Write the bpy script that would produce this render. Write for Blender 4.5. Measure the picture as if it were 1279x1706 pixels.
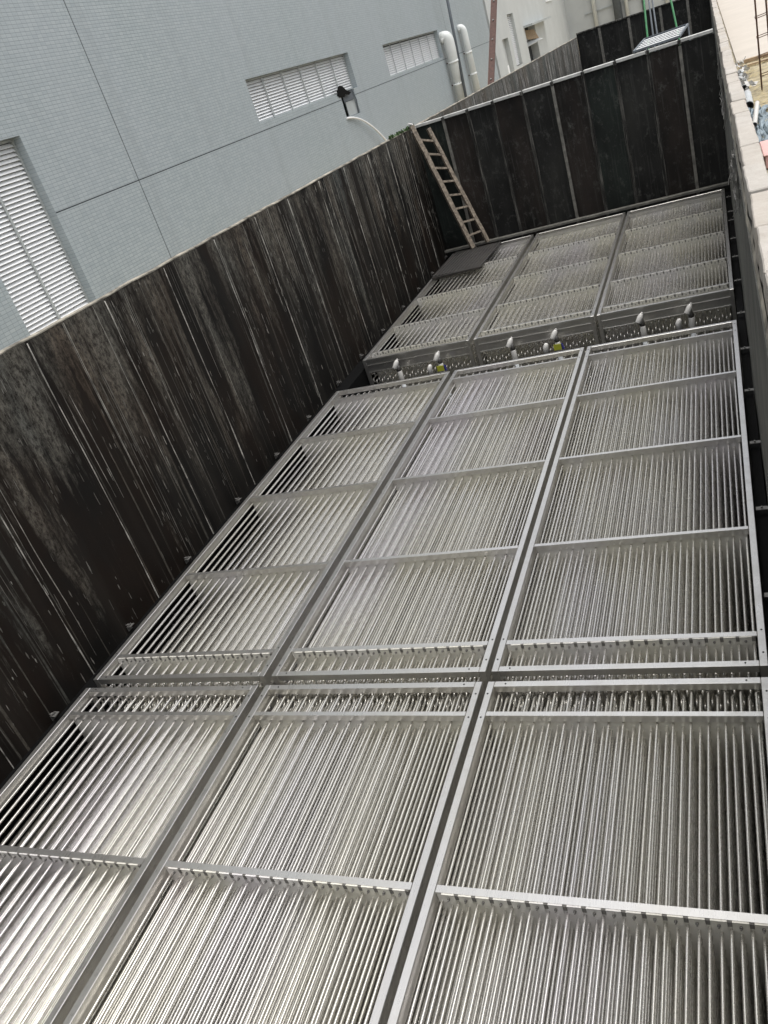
import bpy, bmesh, math, random
from mathutils import Vector, Matrix, noise
random.seed(7)
S = bpy.context.scene
for o in list(bpy.data.objects):
    bpy.data.objects.remove(o)
COL = S.collection

# ------------------------------------------------------------------ camera
cam_d = bpy.data.cameras.new('camera')
cam = bpy.data.objects.new('camera', cam_d); COL.objects.link(cam)
cam_d.sensor_fit = 'VERTICAL'; cam_d.sensor_height = 36.0; cam_d.sensor_width = 27.0
cam_d.lens = 36.0 * 1391.4 / 1706.0
cam_d.clip_start = 0.05; cam_d.clip_end = 2000
_p, _y, _r = math.radians(26.60539), math.radians(-27.41335), math.radians(-19.30307)
W = Vector((math.sin(_y)*math.cos(_p), math.cos(_y)*math.cos(_p), -math.sin(_p)))
R0 = Vector((math.cos(_y), -math.sin(_y), 0)); U0 = R0.cross(W)
RR = R0*math.cos(_r) + U0*math.sin(_r); UU = -R0*math.sin(_r) + U0*math.cos(_r)
m = Matrix((RR, UU, -W)).transposed().to_4x4()
m.translation = Vector((2.4955, -3.8659, 3.4135))
cam.matrix_world = m
S.camera = cam

# ------------------------------------------------------------------ sky, sun, exposure
world = bpy.data.worlds.new('World'); S.world = world; world.use_nodes = True
wn = world.node_tree; wn.nodes.clear()
SUN_EL, SUN_AZ = math.radians(80), math.radians(100)      # azimuth from +Y towards +X
sky = wn.nodes.new('ShaderNodeTexSky'); sky.sky_type = 'NISHITA'; sky.sun_disc = False
sky.sun_elevation = SUN_EL; sky.sun_rotation = SUN_AZ
sky.air_density = 1.0; sky.dust_density = 4.0; sky.ozone_density = 1.0
hs = wn.nodes.new('ShaderNodeHueSaturation'); hs.inputs['Saturation'].default_value = 0.22   # cloud cover: almost grey sky
bg = wn.nodes.new('ShaderNodeBackground'); bg.inputs['Strength'].default_value = 0.15
wo = wn.nodes.new('ShaderNodeOutputWorld')
wn.links.new(sky.outputs[0], hs.inputs['Color']); wn.links.new(hs.outputs[0], bg.inputs['Color']); wn.links.new(bg.outputs[0], wo.inputs['Surface'])
sd = bpy.data.lights.new('sun', 'SUN'); sd.energy = 1.2; sd.angle = math.radians(60); sd.color = (1.0, 0.97, 0.92)
sun = bpy.data.objects.new('sun', sd); COL.objects.link(sun)
sun_dir = Vector((math.sin(SUN_AZ)*math.cos(SUN_EL), math.cos(SUN_AZ)*math.cos(SUN_EL), math.sin(SUN_EL)))
sun.rotation_euler = sun_dir.to_track_quat('Z', 'Y').to_euler()
sun.location = (0, 0, 30)
S.view_settings.view_transform = 'Standard'; S.view_settings.look = 'None'
S.view_settings.gamma = 1.0; S.view_settings.exposure = 0.75; S.view_settings.use_curve_mapping = False
S.render.engine = 'CYCLES'
S.cycles.max_bounces = 16; S.cycles.glossy_bounces = 14; S.cycles.diffuse_bounces = 4
S.cycles.use_denoising = True

# ------------------------------------------------------------------ helpers
def link(o, parent=None):
    COL.objects.link(o)
    if parent is not None: o.parent = parent
    return o
def tag(o, label=None, cat=None, group=None, kind=None):
    if label: o['label'] = label
    if cat: o['category'] = cat
    if group: o['group'] = group
    if kind: o['kind'] = kind
    return o
def empty(name, loc=(0, 0, 0), rz=0):
    o = bpy.data.objects.new(name, None); o.location = loc; o.rotation_euler = (0, 0, rz); o.empty_display_size = 0.2
    return link(o)
class MB:
    def __init__(s): s.v = []; s.f = []; s.sm = []
    def quad(s, a, b, c, d, sm=False):
        n = len(s.v); s.v += [tuple(a), tuple(b), tuple(c), tuple(d)]; s.f.append((n, n+1, n+2, n+3)); s.sm.append(sm)
    def box(s, x0, x1, y0, y1, z0, z1):
        n = len(s.v)
        s.v += [(x0,y0,z0),(x1,y0,z0),(x1,y1,z0),(x0,y1,z0),(x0,y0,z1),(x1,y0,z1),(x1,y1,z1),(x0,y1,z1)]
        for q in ((3,2,1,0),(4,5,6,7),(0,1,5,4),(1,2,6,5),(2,3,7,6),(3,0,4,7)):
            s.f.append(tuple(n+i for i in q)); s.sm.append(False)
        return s
    def beam(s, a, b, w, h, up=(0, 0, 1)):
        a = Vector(a); b = Vector(b); d = (b-a).normalized(); u = Vector(up)
        x = d.cross(u)
        if x.length < 1e-4: x = d.cross(Vector((1, 0, 0)))
        x.normalize(); u = x.cross(d)
        n = len(s.v)
        for p in (a, b):
            for i, j in ((-1,-1),(1,-1),(1,1),(-1,1)):
                s.v.append(tuple(p + x*(i*w/2) + u*(j*h/2)))
        for q in ((0,1,2,3),(7,6,5,4),(0,4,5,1),(1,5,6,2),(2,6,7,3),(3,7,4,0)):
            s.f.append(tuple(n+i for i in q)); s.sm.append(False)
        return s
    def tube(s, pts, r, seg=8, caps=True):
        pts = [Vector(p) for p in pts]; rs = r if isinstance(r, (list, tuple)) else [r]*len(pts)
        n0 = len(s.v); ref = None
        for i, p in enumerate(pts):
            d = (pts[min(i+1, len(pts)-1)] - pts[max(i-1, 0)])
            d.normalize()
            if ref is None:
                ref = d.cross(Vector((0, 0, 1)))
                if ref.length < 1e-3: ref = d.cross(Vector((1, 0, 0)))
            ref = (ref - d*ref.dot(d)).normalized(); b = d.cross(ref)
            for k in range(seg):
                t = 2*math.pi*k/seg
                s.v.append(tuple(p + (ref*math.cos(t) + b*math.sin(t))*rs[i]))
        for i in range(len(pts)-1):
            for k in range(seg):
                a = n0+i*seg+k; b_ = n0+i*seg+(k+1) % seg
                s.f.append((a, b_, b_+seg, a+seg)); s.sm.append(True)
        if caps:
            s.f.append(tuple(n0+k for k in reversed(range(seg)))); s.sm.append(False)
            e = n0+(len(pts)-1)*seg
            s.f.append(tuple(e+k for k in range(seg))); s.sm.append(False)
        return s
    def mesh(s, name, mat):
        me = bpy.data.meshes.new(name); me.from_pydata(s.v, [], s.f)
        me.polygons.foreach_set('use_smooth', s.sm)
        me.materials.append(mat); me.update(); return me
    def build(s, name, mat, parent=None, loc=None):
        o = bpy.data.objects.new(name, s.mesh(name, mat))
        if loc: o.location = loc
        return link(o, parent)
def bevel(me, w, seg=1):
    bm = bmesh.new(); bm.from_mesh(me); bmesh.ops.remove_doubles(bm, verts=bm.verts, dist=1e-6)
    bmesh.ops.bevel(bm, geom=list(bm.edges), offset=w, segments=seg, affect='EDGES', profile=0.5)
    bm.to_mesh(me); bm.free(); return me
def inst(name, me, parent, loc=(0, 0, 0), rot=None):
    o = bpy.data.objects.new(name, me); o.location = loc
    if rot: o.rotation_euler = rot
    return link(o, parent)

# ------------------------------------------------------------------ materials
class NT:
    def __init__(s, name):
        s.m = bpy.data.materials.new(name); s.m.use_nodes = True; s.t = s.m.node_tree
        s.b = s.t.nodes['Principled BSDF']; s.tc = None
    def n(s, kind, **kw):
        nd = s.t.nodes.new(kind)
        for k, v in kw.items(): setattr(nd, k, v)
        return nd
    def l(s, a, b): s.t.links.new(a, b)
    def coord(s, scale=(1, 1, 1), loc=(0, 0, 0), out='Object'):
        if out == 'World':
            mp = s.n('ShaderNodeMapping'); mp.inputs['Scale'].default_value = scale; mp.inputs['Location'].default_value = loc
            s.l(s.n('ShaderNodeNewGeometry').outputs['Position'], mp.inputs['Vector']); return mp.outputs[0]
        if s.tc is None: s.tc = s.n('ShaderNodeTexCoord')
        mp = s.n('ShaderNodeMapping'); mp.inputs['Scale'].default_value = scale; mp.inputs['Location'].default_value = loc
        s.l(s.tc.outputs[out], mp.inputs['Vector']); return mp.outputs[0]
    def noise(s, vec, scale=1.0, detail=4, rough=0.55, dist=0.0):
        nd = s.n('ShaderNodeTexNoise'); nd.inputs['Scale'].default_value = scale; nd.inputs['Detail'].default_value = detail
        nd.inputs['Roughness'].default_value = rough; nd.inputs['Distortion'].default_value = dist
        s.l(vec, nd.inputs['Vector']); return nd.outputs['Fac']
    def ramp(s, fac, stops):
        r = s.n('ShaderNodeValToRGB'); e = r.color_ramp.elements
        while len(e) < len(stops): e.new(0.5)
        for el, (p, c) in zip(e, stops):
            el.position = p; el.color = (c, c, c, 1) if isinstance(c, (int, float)) else (*c, 1)
        s.l(fac, r.inputs['Fac']); return r.outputs['Color']
    def mix(s, fac, a, b, mode='MIX'):
        x = s.n('ShaderNodeMix', data_type='RGBA', blend_type=mode)
        for sock, v in ((x.inputs[0], fac), (x.inputs[6], a), (x.inputs[7], b)):
            if isinstance(v, (int, float)): sock.default_value = v
            elif isinstance(v, tuple): sock.default_value = (*v, 1)
            else: s.l(v, sock)
        return x.outputs[2]
    def math(s, op, a, b=0.0):
        x = s.n('ShaderNodeMath', operation=op)
        for sock, v in ((x.inputs[0], a), (x.inputs[1], b)):
            if isinstance(v, (int, float)): sock.default_value = v
            else: s.l(v, sock)
        return x.outputs[0]
    def bump(s, h, strength=0.3, dist=0.01):
        b = s.n('ShaderNodeBump'); b.inputs['Strength'].default_value = strength; b.inputs['Distance'].default_value = dist
        s.l(h, b.inputs['Height']); s.l(b.outputs[0], s.b.inputs['Normal'])
    def set(s, col=None, rough=None, metal=None, spec=None):
        for k, v in (('Base Color', col), ('Roughness', rough), ('Metallic', metal), ('Specular IOR Level', spec)):
            if v is None: continue
            if isinstance(v, tuple): s.b.inputs[k].default_value = (*v, 1)
            elif isinstance(v, (int, float)): s.b.inputs[k].default_value = v
            else: s.l(v, s.b.inputs[k])
        return s.m

def mat_steel(name, base, rough, tint=0.7, grain=(300, 8, 300), dirt=0.15, metal=0.5):
    t = NT(name)
    n1 = t.noise(t.coord((1.1, 0.35, 1.0), (3, 2, 0), out='World'), 1.0, 3)
    # heat and oil tints drift from lilac over neutral to straw and green
    tintc = t.ramp(n1, [(0.28, (base[0]*0.97, base[1]*0.93, base[2]*1.04)), (0.42, base), (0.55, (base[0]*1.03, base[1]*1.02, base[2]*0.90)), (0.66, (base[0]*1.01, base[1]*1.0, base[2]*0.94)), (0.78, (base[0]*1.03, base[1]*0.96, base[2]*0.97))])
    inf = t.n('ShaderNodeObjectInfo')
    c0 = t.mix(t.math('MULTIPLY', inf.outputs['Random'], 0.16), t.mix(tint, base, tintc), (0.20, 0.19, 0.17))
    n2 = t.noise(t.coord(grain, out='World'), 1.0, 3, 0.7)
    n3 = t.noise(t.coord((1, 1, 1), out='World'), 7.0, 6, 0.75)
    n4 = t.noise(t.coord((1, 0.6, 1), (9, 9, 0), out='World'), 1.2, 4, 0.6)
    dm = t.math('MULTIPLY', t.ramp(n3, [(0.42, 0.0), (0.72, 1.0)]), t.ramp(n4, [(0.35, dirt*0.5), (0.65, dirt*2.6)]))
    c = t.mix(dm, c0, (0.13, 0.118, 0.098))
    rg = t.math('ADD', t.math('MULTIPLY', n2, 0.22), rough-0.11)
    rg = t.math('ADD', rg, t.math('MULTIPLY', dm, 0.4))
    return t.set(c, rg, metal)
M = {}
M['rail'] = mat_steel('brushed_steel', (0.70, 0.685, 0.66), 0.29, tint=0.2, dirt=0.14, metal=0.93)
M['tube'] = mat_steel('tube_steel', (0.70, 0.682, 0.655), 0.25, tint=0.5, dirt=0.12, metal=0.80)
M['bundle'] = M['tube']
M['sheet'] = mat_steel('sheet_steel', (0.66, 0.645, 0.615), 0.5, grain=(60, 60, 8), dirt=0.14, metal=0.25)

def mat_simple(name, col, rough=0.6, var=0.25, scale=6.0, metal=0.0, bump=0.15, col2=None, spec=None):
    t = NT(name)
    n1 = t.noise(t.coord((1, 1, 1)), scale, 6, 0.65)
    lo = tuple(c*(1-var) for c in col); hi = tuple(min(1, c*(1+var)) for c in (col2 or col))
    c = t.ramp(n1, [(0.3, lo), (0.7, hi)])
    if bump: t.bump(n1, bump, 0.01)
    return t.set(c, rough, metal, spec)

def mat_pitwall(name, white=1.0, far=False):
    t = NT(name)
    big = t.noise(t.coord((1, 0.55, 0.35)), 1.3, 5, 0.6)
    base = t.ramp(big, [(0.25, (0.0045, 0.0042, 0.004)), (0.45, (0.007, 0.0063, 0.0055)), (0.58, (0.011, 0.0075, 0.0055)), (0.75, (0.0095, 0.0105, 0.0085))])
    drift = t.noise(t.coord((1, 2.6, 0.16), (3, 1, 0)), 1.0, 4, 0.6)
    base = t.mix(t.ramp(drift, [(0.50, 0.0), (0.72, 0.55)]), base, (0.028, 0.025, 0.021))
    if far: base = t.mix(t.ramp(t.noise(t.coord((1, 6.0, 0.3), (2, 2, 2)), 1.0, 5, 0.7), [(0.35, 0.15), (0.6, 0.9)]), base, (0.085, 0.084, 0.076))
    sep = t.n('ShaderNodeSeparateXYZ'); t.l(t.coord(), sep.inputs[0])
    zf = t.math('MULTIPLY', sep.outputs[2], 0.4)
    # lime bloom running down from the top edge, broken up by fine speckle
    bl = t.noise(t.coord((1, 4.2, 0.55), (4, 4, 4)), 1.0, 7, 0.70, 0.15)
    speck = t.noise(t.coord((1, 30, 16), (2, 9, 3)), 1.0, 7, 0.82)
    reach = t.ramp(zf, [(0.0, 0.0), (0.45, 0.45), (0.98, 1.0)])
    blm = t.math('MULTIPLY', t.ramp(t.math('ADD', bl, t.math('MULTIPLY', reach, 0.13+0.06*white)), [(0.59, 0.0), (0.735, 1.0)]), t.ramp(speck, [(0.40, 0.05), (0.60, 0.9)]))
    run = t.noise(t.coord((1, 24.0, 0.20), (0, 0.3, 0)), 1.0, 2, 0.5)
    runm = t.math('MULTIPLY', t.ramp(run, [(0.695-0.07*white, 0.0), (0.735-0.07*white, 0.5)]), t.ramp(speck, [(0.35, 0.15), (0.6, 1.0)]))
    scab = t.noise(t.coord((1, 11.0, 5.0), (2, 9, 3)), 1.0, 9, 0.82)
    scabm = t.ramp(scab, [(0.64, 0.0), (0.675, 0.6)])
    tot = t.math('MAXIMUM', t.math('MAXIMUM', runm, scabm), blm)
    tint = t.ramp(t.noise(t.coord((1, 1.3, 0.5), (7, 7, 7)), 1.0, 2), [(0.3, (0.125, 0.135, 0.125)), (0.5, (0.17, 0.158, 0.132)), (0.7, (0.135, 0.105, 0.078))])
    c = t.mix(t.math('MINIMUM', t.math('MULTIPLY', tot, 0.55+0.3*white), 1.0), base, tint)
    t.bump(t.math('ADD', t.math('MULTIPLY', tot, 0.6), t.math('MULTIPLY', speck, 0.5)), 0.4, 0.008)
    rg = t.ramp(drift, [(0.3, 0.55), (0.7, 0.8)])
    return t.set(c, rg, 0.0, 0.12)
M['pitwall'] = mat_pitwall('stained_wall', 1.0)
M['pitwall_far'] = mat_pitwall('lime_streaked_wall', 2.0, True)

def mat_panel(name, a, b, off):
    t = NT(name)
    n1 = t.noise(t.coord((1.2, 1, 0.5), (off, 0, off)), 1.6, 5)
    base = t.ramp(n1, [(0.3, (0.005, 0.005, 0.005)), (0.5, a), (0.72, b)])
    sc = t.noise(t.coord((7, 1, 5), (3+off, 3, 3)), 1.0, 9, 0.82)
    st = t.noise(t.coord((26, 1, 0.7), (1+off, 1, 6)), 1.0, 5, 0.7)
    patch = t.noise(t.coord((1.6, 1, 0.9), (off*3, 2, 1)), 1.0, 3)
    mk = t.math('MULTIPLY', t.math('MAXIMUM', t.ramp(sc, [(0.53, 0.0), (0.68, 0.8)]), t.ramp(st, [(0.55, 0.0), (0.70, 0.45)])), t.ramp(patch, [(0.38, 0.25), (0.58, 1.0)]))
    c = t.mix(mk, base, (0.105, 0.108, 0.098))
    t.bump(sc, 0.25, 0.008)
    return t.set(c, t.ramp(n1, [(0.3, 0.4), (0.7, 0.7)]), 0.0, 0.18)
M['panel'] = mat_panel('black_sheet', (0.014, 0.014, 0.0132), (0.026, 0.026, 0.023), 0)
M['panel1'] = mat_panel('brown_black_sheet', (0.016, 0.013, 0.0112), (0.028, 0.022, 0.019), 4)
M['panel2'] = mat_panel('green_black_sheet', (0.012, 0.0155, 0.0135), (0.019, 0.026, 0.022), 9)
M['rib_pale'] = mat_simple('pale_rib', (0.13, 0.125, 0.11), 0.55, 0.5, 9)
def mat_rib():
    t = NT('scuffed_rib')
    n1 = t.noise(t.coord((30, 1, 1.6)), 1.0, 7, 0.75)
    c = t.ramp(n1, [(0.38, (0.008, 0.0078, 0.0072)), (0.50, (0.035, 0.034, 0.031)), (0.62, (0.15, 0.145, 0.13))])
    return t.set(c, 0.55, 0.0, 0.2)
M['rib_dark'] = mat_rib()
M['toprail'] = mat_simple('galvanised', (0.44, 0.44, 0.42), 0.5, 0.25, 8, metal=0.3)
M['notch'] = mat_simple('notch_grey', (0.11, 0.105, 0.095), 0.7, 0.3, 20)
M['bolt'] = mat_simple('dull_bolt', (0.16, 0.155, 0.145), 0.4, 0.3, 40, metal=0.6)
M['black'] = mat_simple('matt_black', (0.004, 0.004, 0.004), 0.8, 0.2, spec=0.08)  # near-black in place of dark holes and the slat gap; walers too
M['bracket'] = mat_simple('bracket_steel', (0.17, 0.165, 0.155), 0.5, 0.35, 30, metal=0.5)
M['pvc'] = mat_simple('white_pvc', (0.50, 0.49, 0.465), 0.42, 0.08, 12, bump=0.03)
M['union'] = mat_simple('dark_union', (0.035, 0.033, 0.030), 0.4, 0.4, 20)
M['yellow'] = mat_simple('yellow_tag', (0.34, 0.35, 0.03), 0.5, 0.1, 10, bump=0.03)
M['blue'] = mat_simple('blue_lever', (0.03, 0.03, 0.16), 0.45, 0.2, 10, bump=0.03)
M['bamboo'] = mat_simple('old_wood', (0.12, 0.095, 0.07), 0.75, 0.55, 22, bump=0.4, col2=(0.21, 0.175, 0.135))
M['board'] = mat_simple('dark_board', (0.008, 0.0075, 0.0065), 0.45, 0.6, 5, bump=0.5, col2=(0.02, 0.018, 0.016))
M['louvre'] = mat_simple('louvre_paint', (0.80, 0.81, 0.81), 0.45, 0.07, 3, bump=0.02)
M['louvre_frame'] = mat_simple('louvre_frame_paint', (0.36, 0.385, 0.385), 0.5, 0.1, 3, bump=0.02)
M['inside'] = mat_simple('dark_inside', (0.010, 0.013, 0.014), 0.8, 0.2)
M['floor'] = mat_simple('pit_concrete', (0.035, 0.032, 0.028), 0.85, 0.4, 3)
M['rust'] = mat_simple('rusted_steel', (0.065, 0.030, 0.022), 0.75, 0.45, 18, bump=0.4)
M['rebar'] = mat_simple('rebar_rust', (0.10, 0.055, 0.035), 0.8, 0.35, 30)
M['conduit'] = mat_simple('dark_conduit', (0.10, 0.115, 0.13), 0.5, 0.2, 5)
M['duct'] = mat_simple('white_duct', (0.66, 0.68, 0.66), 0.4, 0.07, 4, bump=0.03)
M['bld2'] = mat_simple('pale_render', (0.44, 0.455, 0.445), 0.85, 0.08, 0.8, bump=0.05)
def mat_block():
    t = NT('aerated_block')
    inf = t.n('ShaderNodeObjectInfo')
    n1 = t.noise(t.coord((1, 1, 1), out='World'), 6.0, 7, 0.7)
    n2 = t.noise(t.coord((1, 1, 1), (3, 3, 3), out='World'), 22.0, 6, 0.8)
    c = t.ramp(n1, [(0.3, (0.33, 0.305, 0.27)), (0.7, (0.43, 0.405, 0.375))])
    c = t.mix(t.math('MULTIPLY', inf.outputs['Random'], 0.35), c, (0.36, 0.31, 0.25))
    c = t.mix(t.ramp(n2, [(0.58, 0.0), (0.74, 0.6)]), c, (0.20, 0.175, 0.14))
    t.bump(n2, 0.7, 0.01)
    return t.set(c, 0.92, 0.0, 0.2)
M['block'] = mat_block()
M['mortar'] = mat_simple('mortar', (0.12, 0.108, 0.088), 0.9, 0.6, 5, bump=0.6, col2=(0.24, 0.22, 0.18))
M['green'] = mat_simple('green_paint', (0.03, 0.17, 0.06), 0.5, 0.2, 8)
M['plastic'] = mat_simple('torn_film', (0.50, 0.49, 0.47), 0.4, 0.3, 20)
M['slab'] = mat_simple('cream_slab', (0.43, 0.39, 0.34), 0.9, 0.06, 1.5, bump=0.1)
M['sand'] = mat_simple('sandy_soil', (0.28, 0.24, 0.165), 0.95, 0.4, 9, bump=0.8, col2=(0.36, 0.32, 0.24))
M['timber'] = mat_simple('timber', (0.28, 0.20, 0.12), 0.8, 0.4, 14, bump=0.4)
M['tarp'] = mat_simple('blue_grey_tarp', (0.20, 0.25, 0.28), 0.45, 0.25, 7, bump=0.5)
M['pink'] = mat_simple('pink_plastic', (0.60, 0.36, 0.33), 0.5, 0.1, 7)
M['greypipe'] = mat_simple('grey_pipe', (0.40, 0.42, 0.43), 0.5, 0.15, 9)
M['straw'] = mat_simple('straw', (0.48, 0.40, 0.22), 0.85, 0.3, 40, bump=0)
M['moss'] = mat_simple('moss', (0.05, 0.09, 0.03), 0.95, 0.4, 40, bump=0.6)

def mat_tiles():
    t = NT('grey_mosaic_tile')
    sep = t.n('ShaderNodeSeparateXYZ'); t.l(t.coord(), sep.inputs[0])
    cmb = t.n('ShaderNodeCombineXYZ'); t.l(sep.outputs[1], cmb.inputs[0]); t.l(sep.outputs[2], cmb.inputs[1])
    br = t.n('ShaderNodeTexBrick', offset=0.0, squash=1.0)
    br.inputs['Scale'].default_value = 1.0; br.inputs['Brick Width'].default_value = 0.104; br.inputs['Row Height'].default_value = 0.049
    br.inputs['Mortar Size'].default_value = 0.0032; br.inputs['Mortar Smooth'].default_value = 0.2
    br.inputs['Color1'].default_value = (0.303, 0.348, 0.364, 1); br.inputs['Color2'].default_value = (0.350, 0.394, 0.408, 1)
    br.inputs['Mortar'].default_value = (0.20, 0.228, 0.234, 1)
    t.l(cmb.outputs[0], br.inputs['Vector'])
    stain = t.noise(t.coord((1, 0.35, 0.18)), 1.0, 5, 0.6)
    c = t.mix(t.ramp(stain, [(0.35, 0.0), (0.75, 0.35)]), br.outputs['Color'], (0.36, 0.39, 0.425))
    st2 = t.noise(t.coord((1, 2.6, 0.10), (5, 5, 5)), 1.0, 5, 0.6)
    c = t.mix(t.ramp(st2, [(0.50, 0.0), (0.74, 0.28)]), c, (0.22, 0.245, 0.25))
    inv = t.math('SUBTRACT', 1.0, br.outputs['Fac'])
    t.bump(inv, 0.5, 0.004)
    return t.set(c, 0.42, 0.0, 0.4)
M['tiles'] = mat_tiles()
M['tilegap'] = mat_simple('joint_sealant', (0.055, 0.065, 0.068), 0.8, 0.2)

def mat_rightwall():
    t = NT('grey_render')
    n1 = t.noise(t.coord((1, 9, 0.5)), 1.0, 6, 0.7)
    n2 = t.noise(t.coord((1, 1, 1)), 1.4, 4)
    c = t.ramp(n1, [(0.3, (0.045, 0.048, 0.044)), (0.55, (0.11, 0.112, 0.10)), (0.75, (0.22, 0.21, 0.17))])
    c = t.mix(t.ramp(n2, [(0.45, 0.0), (0.7, 0.7)]), c, (0.035, 0.033, 0.03))
    t.bump(n1, 0.6, 0.02)
    return t.set(c, 0.8, 0.0, 0.3)
M['rwall'] = mat_rightwall()

# ------------------------------------------------------------------ ground and pit
GZ = 1.9; LZ = 1.35
g = MB()
X0, X1, Y0, Y1 = -2.746, 2.66, -7.0, 37.6
B = 600.0
g.quad((-B,-B,LZ),(B,-B,LZ),(B,Y0,LZ),(-B,Y0,LZ)); g.quad((-B,Y1,LZ),(B,Y1,LZ),(B,B,LZ),(-B,B,LZ))
g.quad((-B,Y0,LZ),(X0,Y0,LZ),(X0,Y1,LZ),(-B,Y1,LZ)); g.quad((X1,Y0,LZ),(B,Y0,LZ),(B,Y1,LZ),(X1,Y1,LZ))
tag(g.build('ground', M['sand']), kind='structure')
PZ = -1.75
f = MB(); f.quad((X0,Y0,PZ),(X1+.2,Y0,PZ),(X1+.2,Y1,PZ),(X0,Y1,PZ)); tag(f.build('pit_floor', M['floor']), kind='structure')
tr = MB(); tr.quad((2.701,-8,GZ),(90,-8,GZ),(90,37,GZ),(2.701,37,GZ)); tr.quad((2.701,-8,LZ),(90,-8,LZ),(90,-8,GZ),(2.701,-8,GZ)); tr.quad((2.701,37,GZ),(90,37,GZ),(90,37,LZ),(2.701,37,LZ)); tr.quad((90,-8,LZ),(90,37,LZ),(90,37,GZ),(90,-8,GZ))
tag(tr.build('terrain', M['sand']), kind='structure')
sl = MB(); sl.box(2.80, 60, 11.25, 36.9, GZ+.004, GZ+.03); tag(sl.build('concrete_slab', M['slab']), kind='structure')

# left wall, first bay (x = -2.7)
BW = 12.45           # face of the steel partition
def ragged_top(x, y): return 2.43 - 0.0085*max(0, y) + 0.012*noise.noise(Vector((x*3, y*2.3, 1)))
def wall_left(name, y0, y1, mat, label):
    e = empty(name, (-2.81, y0, PZ)); tag(e, label, 'wall')
    mb = MB(); n = int((y1-y0)/0.16)
    for i in range(n):
        ya = y0+(y1-y0)*i/n; yb = y0+(y1-y0)*(i+1)/n
        ta, tb = ragged_top(0, ya), ragged_top(0, yb)
        zs = [PZ, -0.1, 0.6, 1.2, 1.8]
        za = zs+[ta]; zb = zs+[tb]
        bulge = lambda y, z: -2.7 + 0.012*noise.noise(Vector((1.7, y*0.9, z*0.8)))
        for k in range(5):
            mb.quad((bulge(ya,za[k]),ya,za[k]),(bulge(ya,za[k+1]),ya,za[k+1]),(bulge(yb,zb[k+1]),yb,zb[k+1]),(bulge(yb,zb[k]),yb,zb[k]), True)
        mb.quad((-2.7,ya,ta),(-2.745,ya,ta),(-2.745,yb,tb),(-2.7,yb,tb))
        mb.quad((-2.745,ya,PZ),(-2.745,yb,PZ),(-2.745,yb,tb),(-2.745,ya,ta))
    o = mb.build('wall_face', mat); o.parent = e; o.location = (2.81, -y0, -PZ)
    # mortar bed along the top
    cp = MB()
    for i in range(n):
        ya = y0+(y1-y0)*i/n; yb = y0+(y1-y0)*(i+1)/n
        ta, tb = ragged_top(0, ya)+.003, ragged_top(0, yb)+.003
        w = lambda y: -2.706+0.012*noise.noise(Vector((9, y*4, 0)))
        h = lambda y: 0.010+0.010*noise.noise(Vector((4, y*5, 3)))
        cp.quad((w(ya),ya,ta),(w(ya),ya,ta+h(ya)),(w(yb),yb,tb+h(yb)),(w(yb),yb,tb))
        cp.quad((w(ya),ya,ta+h(ya)),(-2.742,ya,ta+.02),(-2.742,yb,tb+.02),(w(yb),yb,tb+h(yb)))
        cp.quad((-2.742,ya,ta),(-2.742,yb,tb),(-2.742,yb,tb+.02),(-2.742,ya,ta+.02))
    o = cp.build('mortar_edge', M['mortar']); o.parent = e; o.location = (2.81, -y0, -PZ)
    return e
lw = wall_left('pit_wall', -7.0, BW+.05, M['pitwall'], 'tall black stained pit wall with pale vertical streaks, on the left')
M['seam'] = mat_simple('seam_lime', (0.10, 0.095, 0.085), 0.8, 0.75, 9, bump=0.5, col2=(0.30, 0.29, 0.26))
for i, y in enumerate([-.80, .22, 1.27, 2.35, 3.38, 4.45, 5.5, 6.5, 7.6, 8.6, 9.7, 10.7, 11.7]):
    s_ = MB(); n = 26; zt = ragged_top(0, y)-.015
    pts = []
    for k in range(n+1):
        z = -0.9 + (zt+0.9)*k/n
        pts.append((-2.697+0.012*noise.noise(Vector((1.7, y*0.9, z*0.8))), y+0.010*noise.noise(Vector((i, z*1.7, 0))), z))
    rs = [max(0.001, 0.0045+0.007*noise.noise(Vector((i*3.1, z[2]*3, 5)))) for z in pts]
    o = s_.tube(pts, rs, 5).build('seam', M['seam'], lw); o.location = (2.81, 7.0, -PZ)
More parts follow.
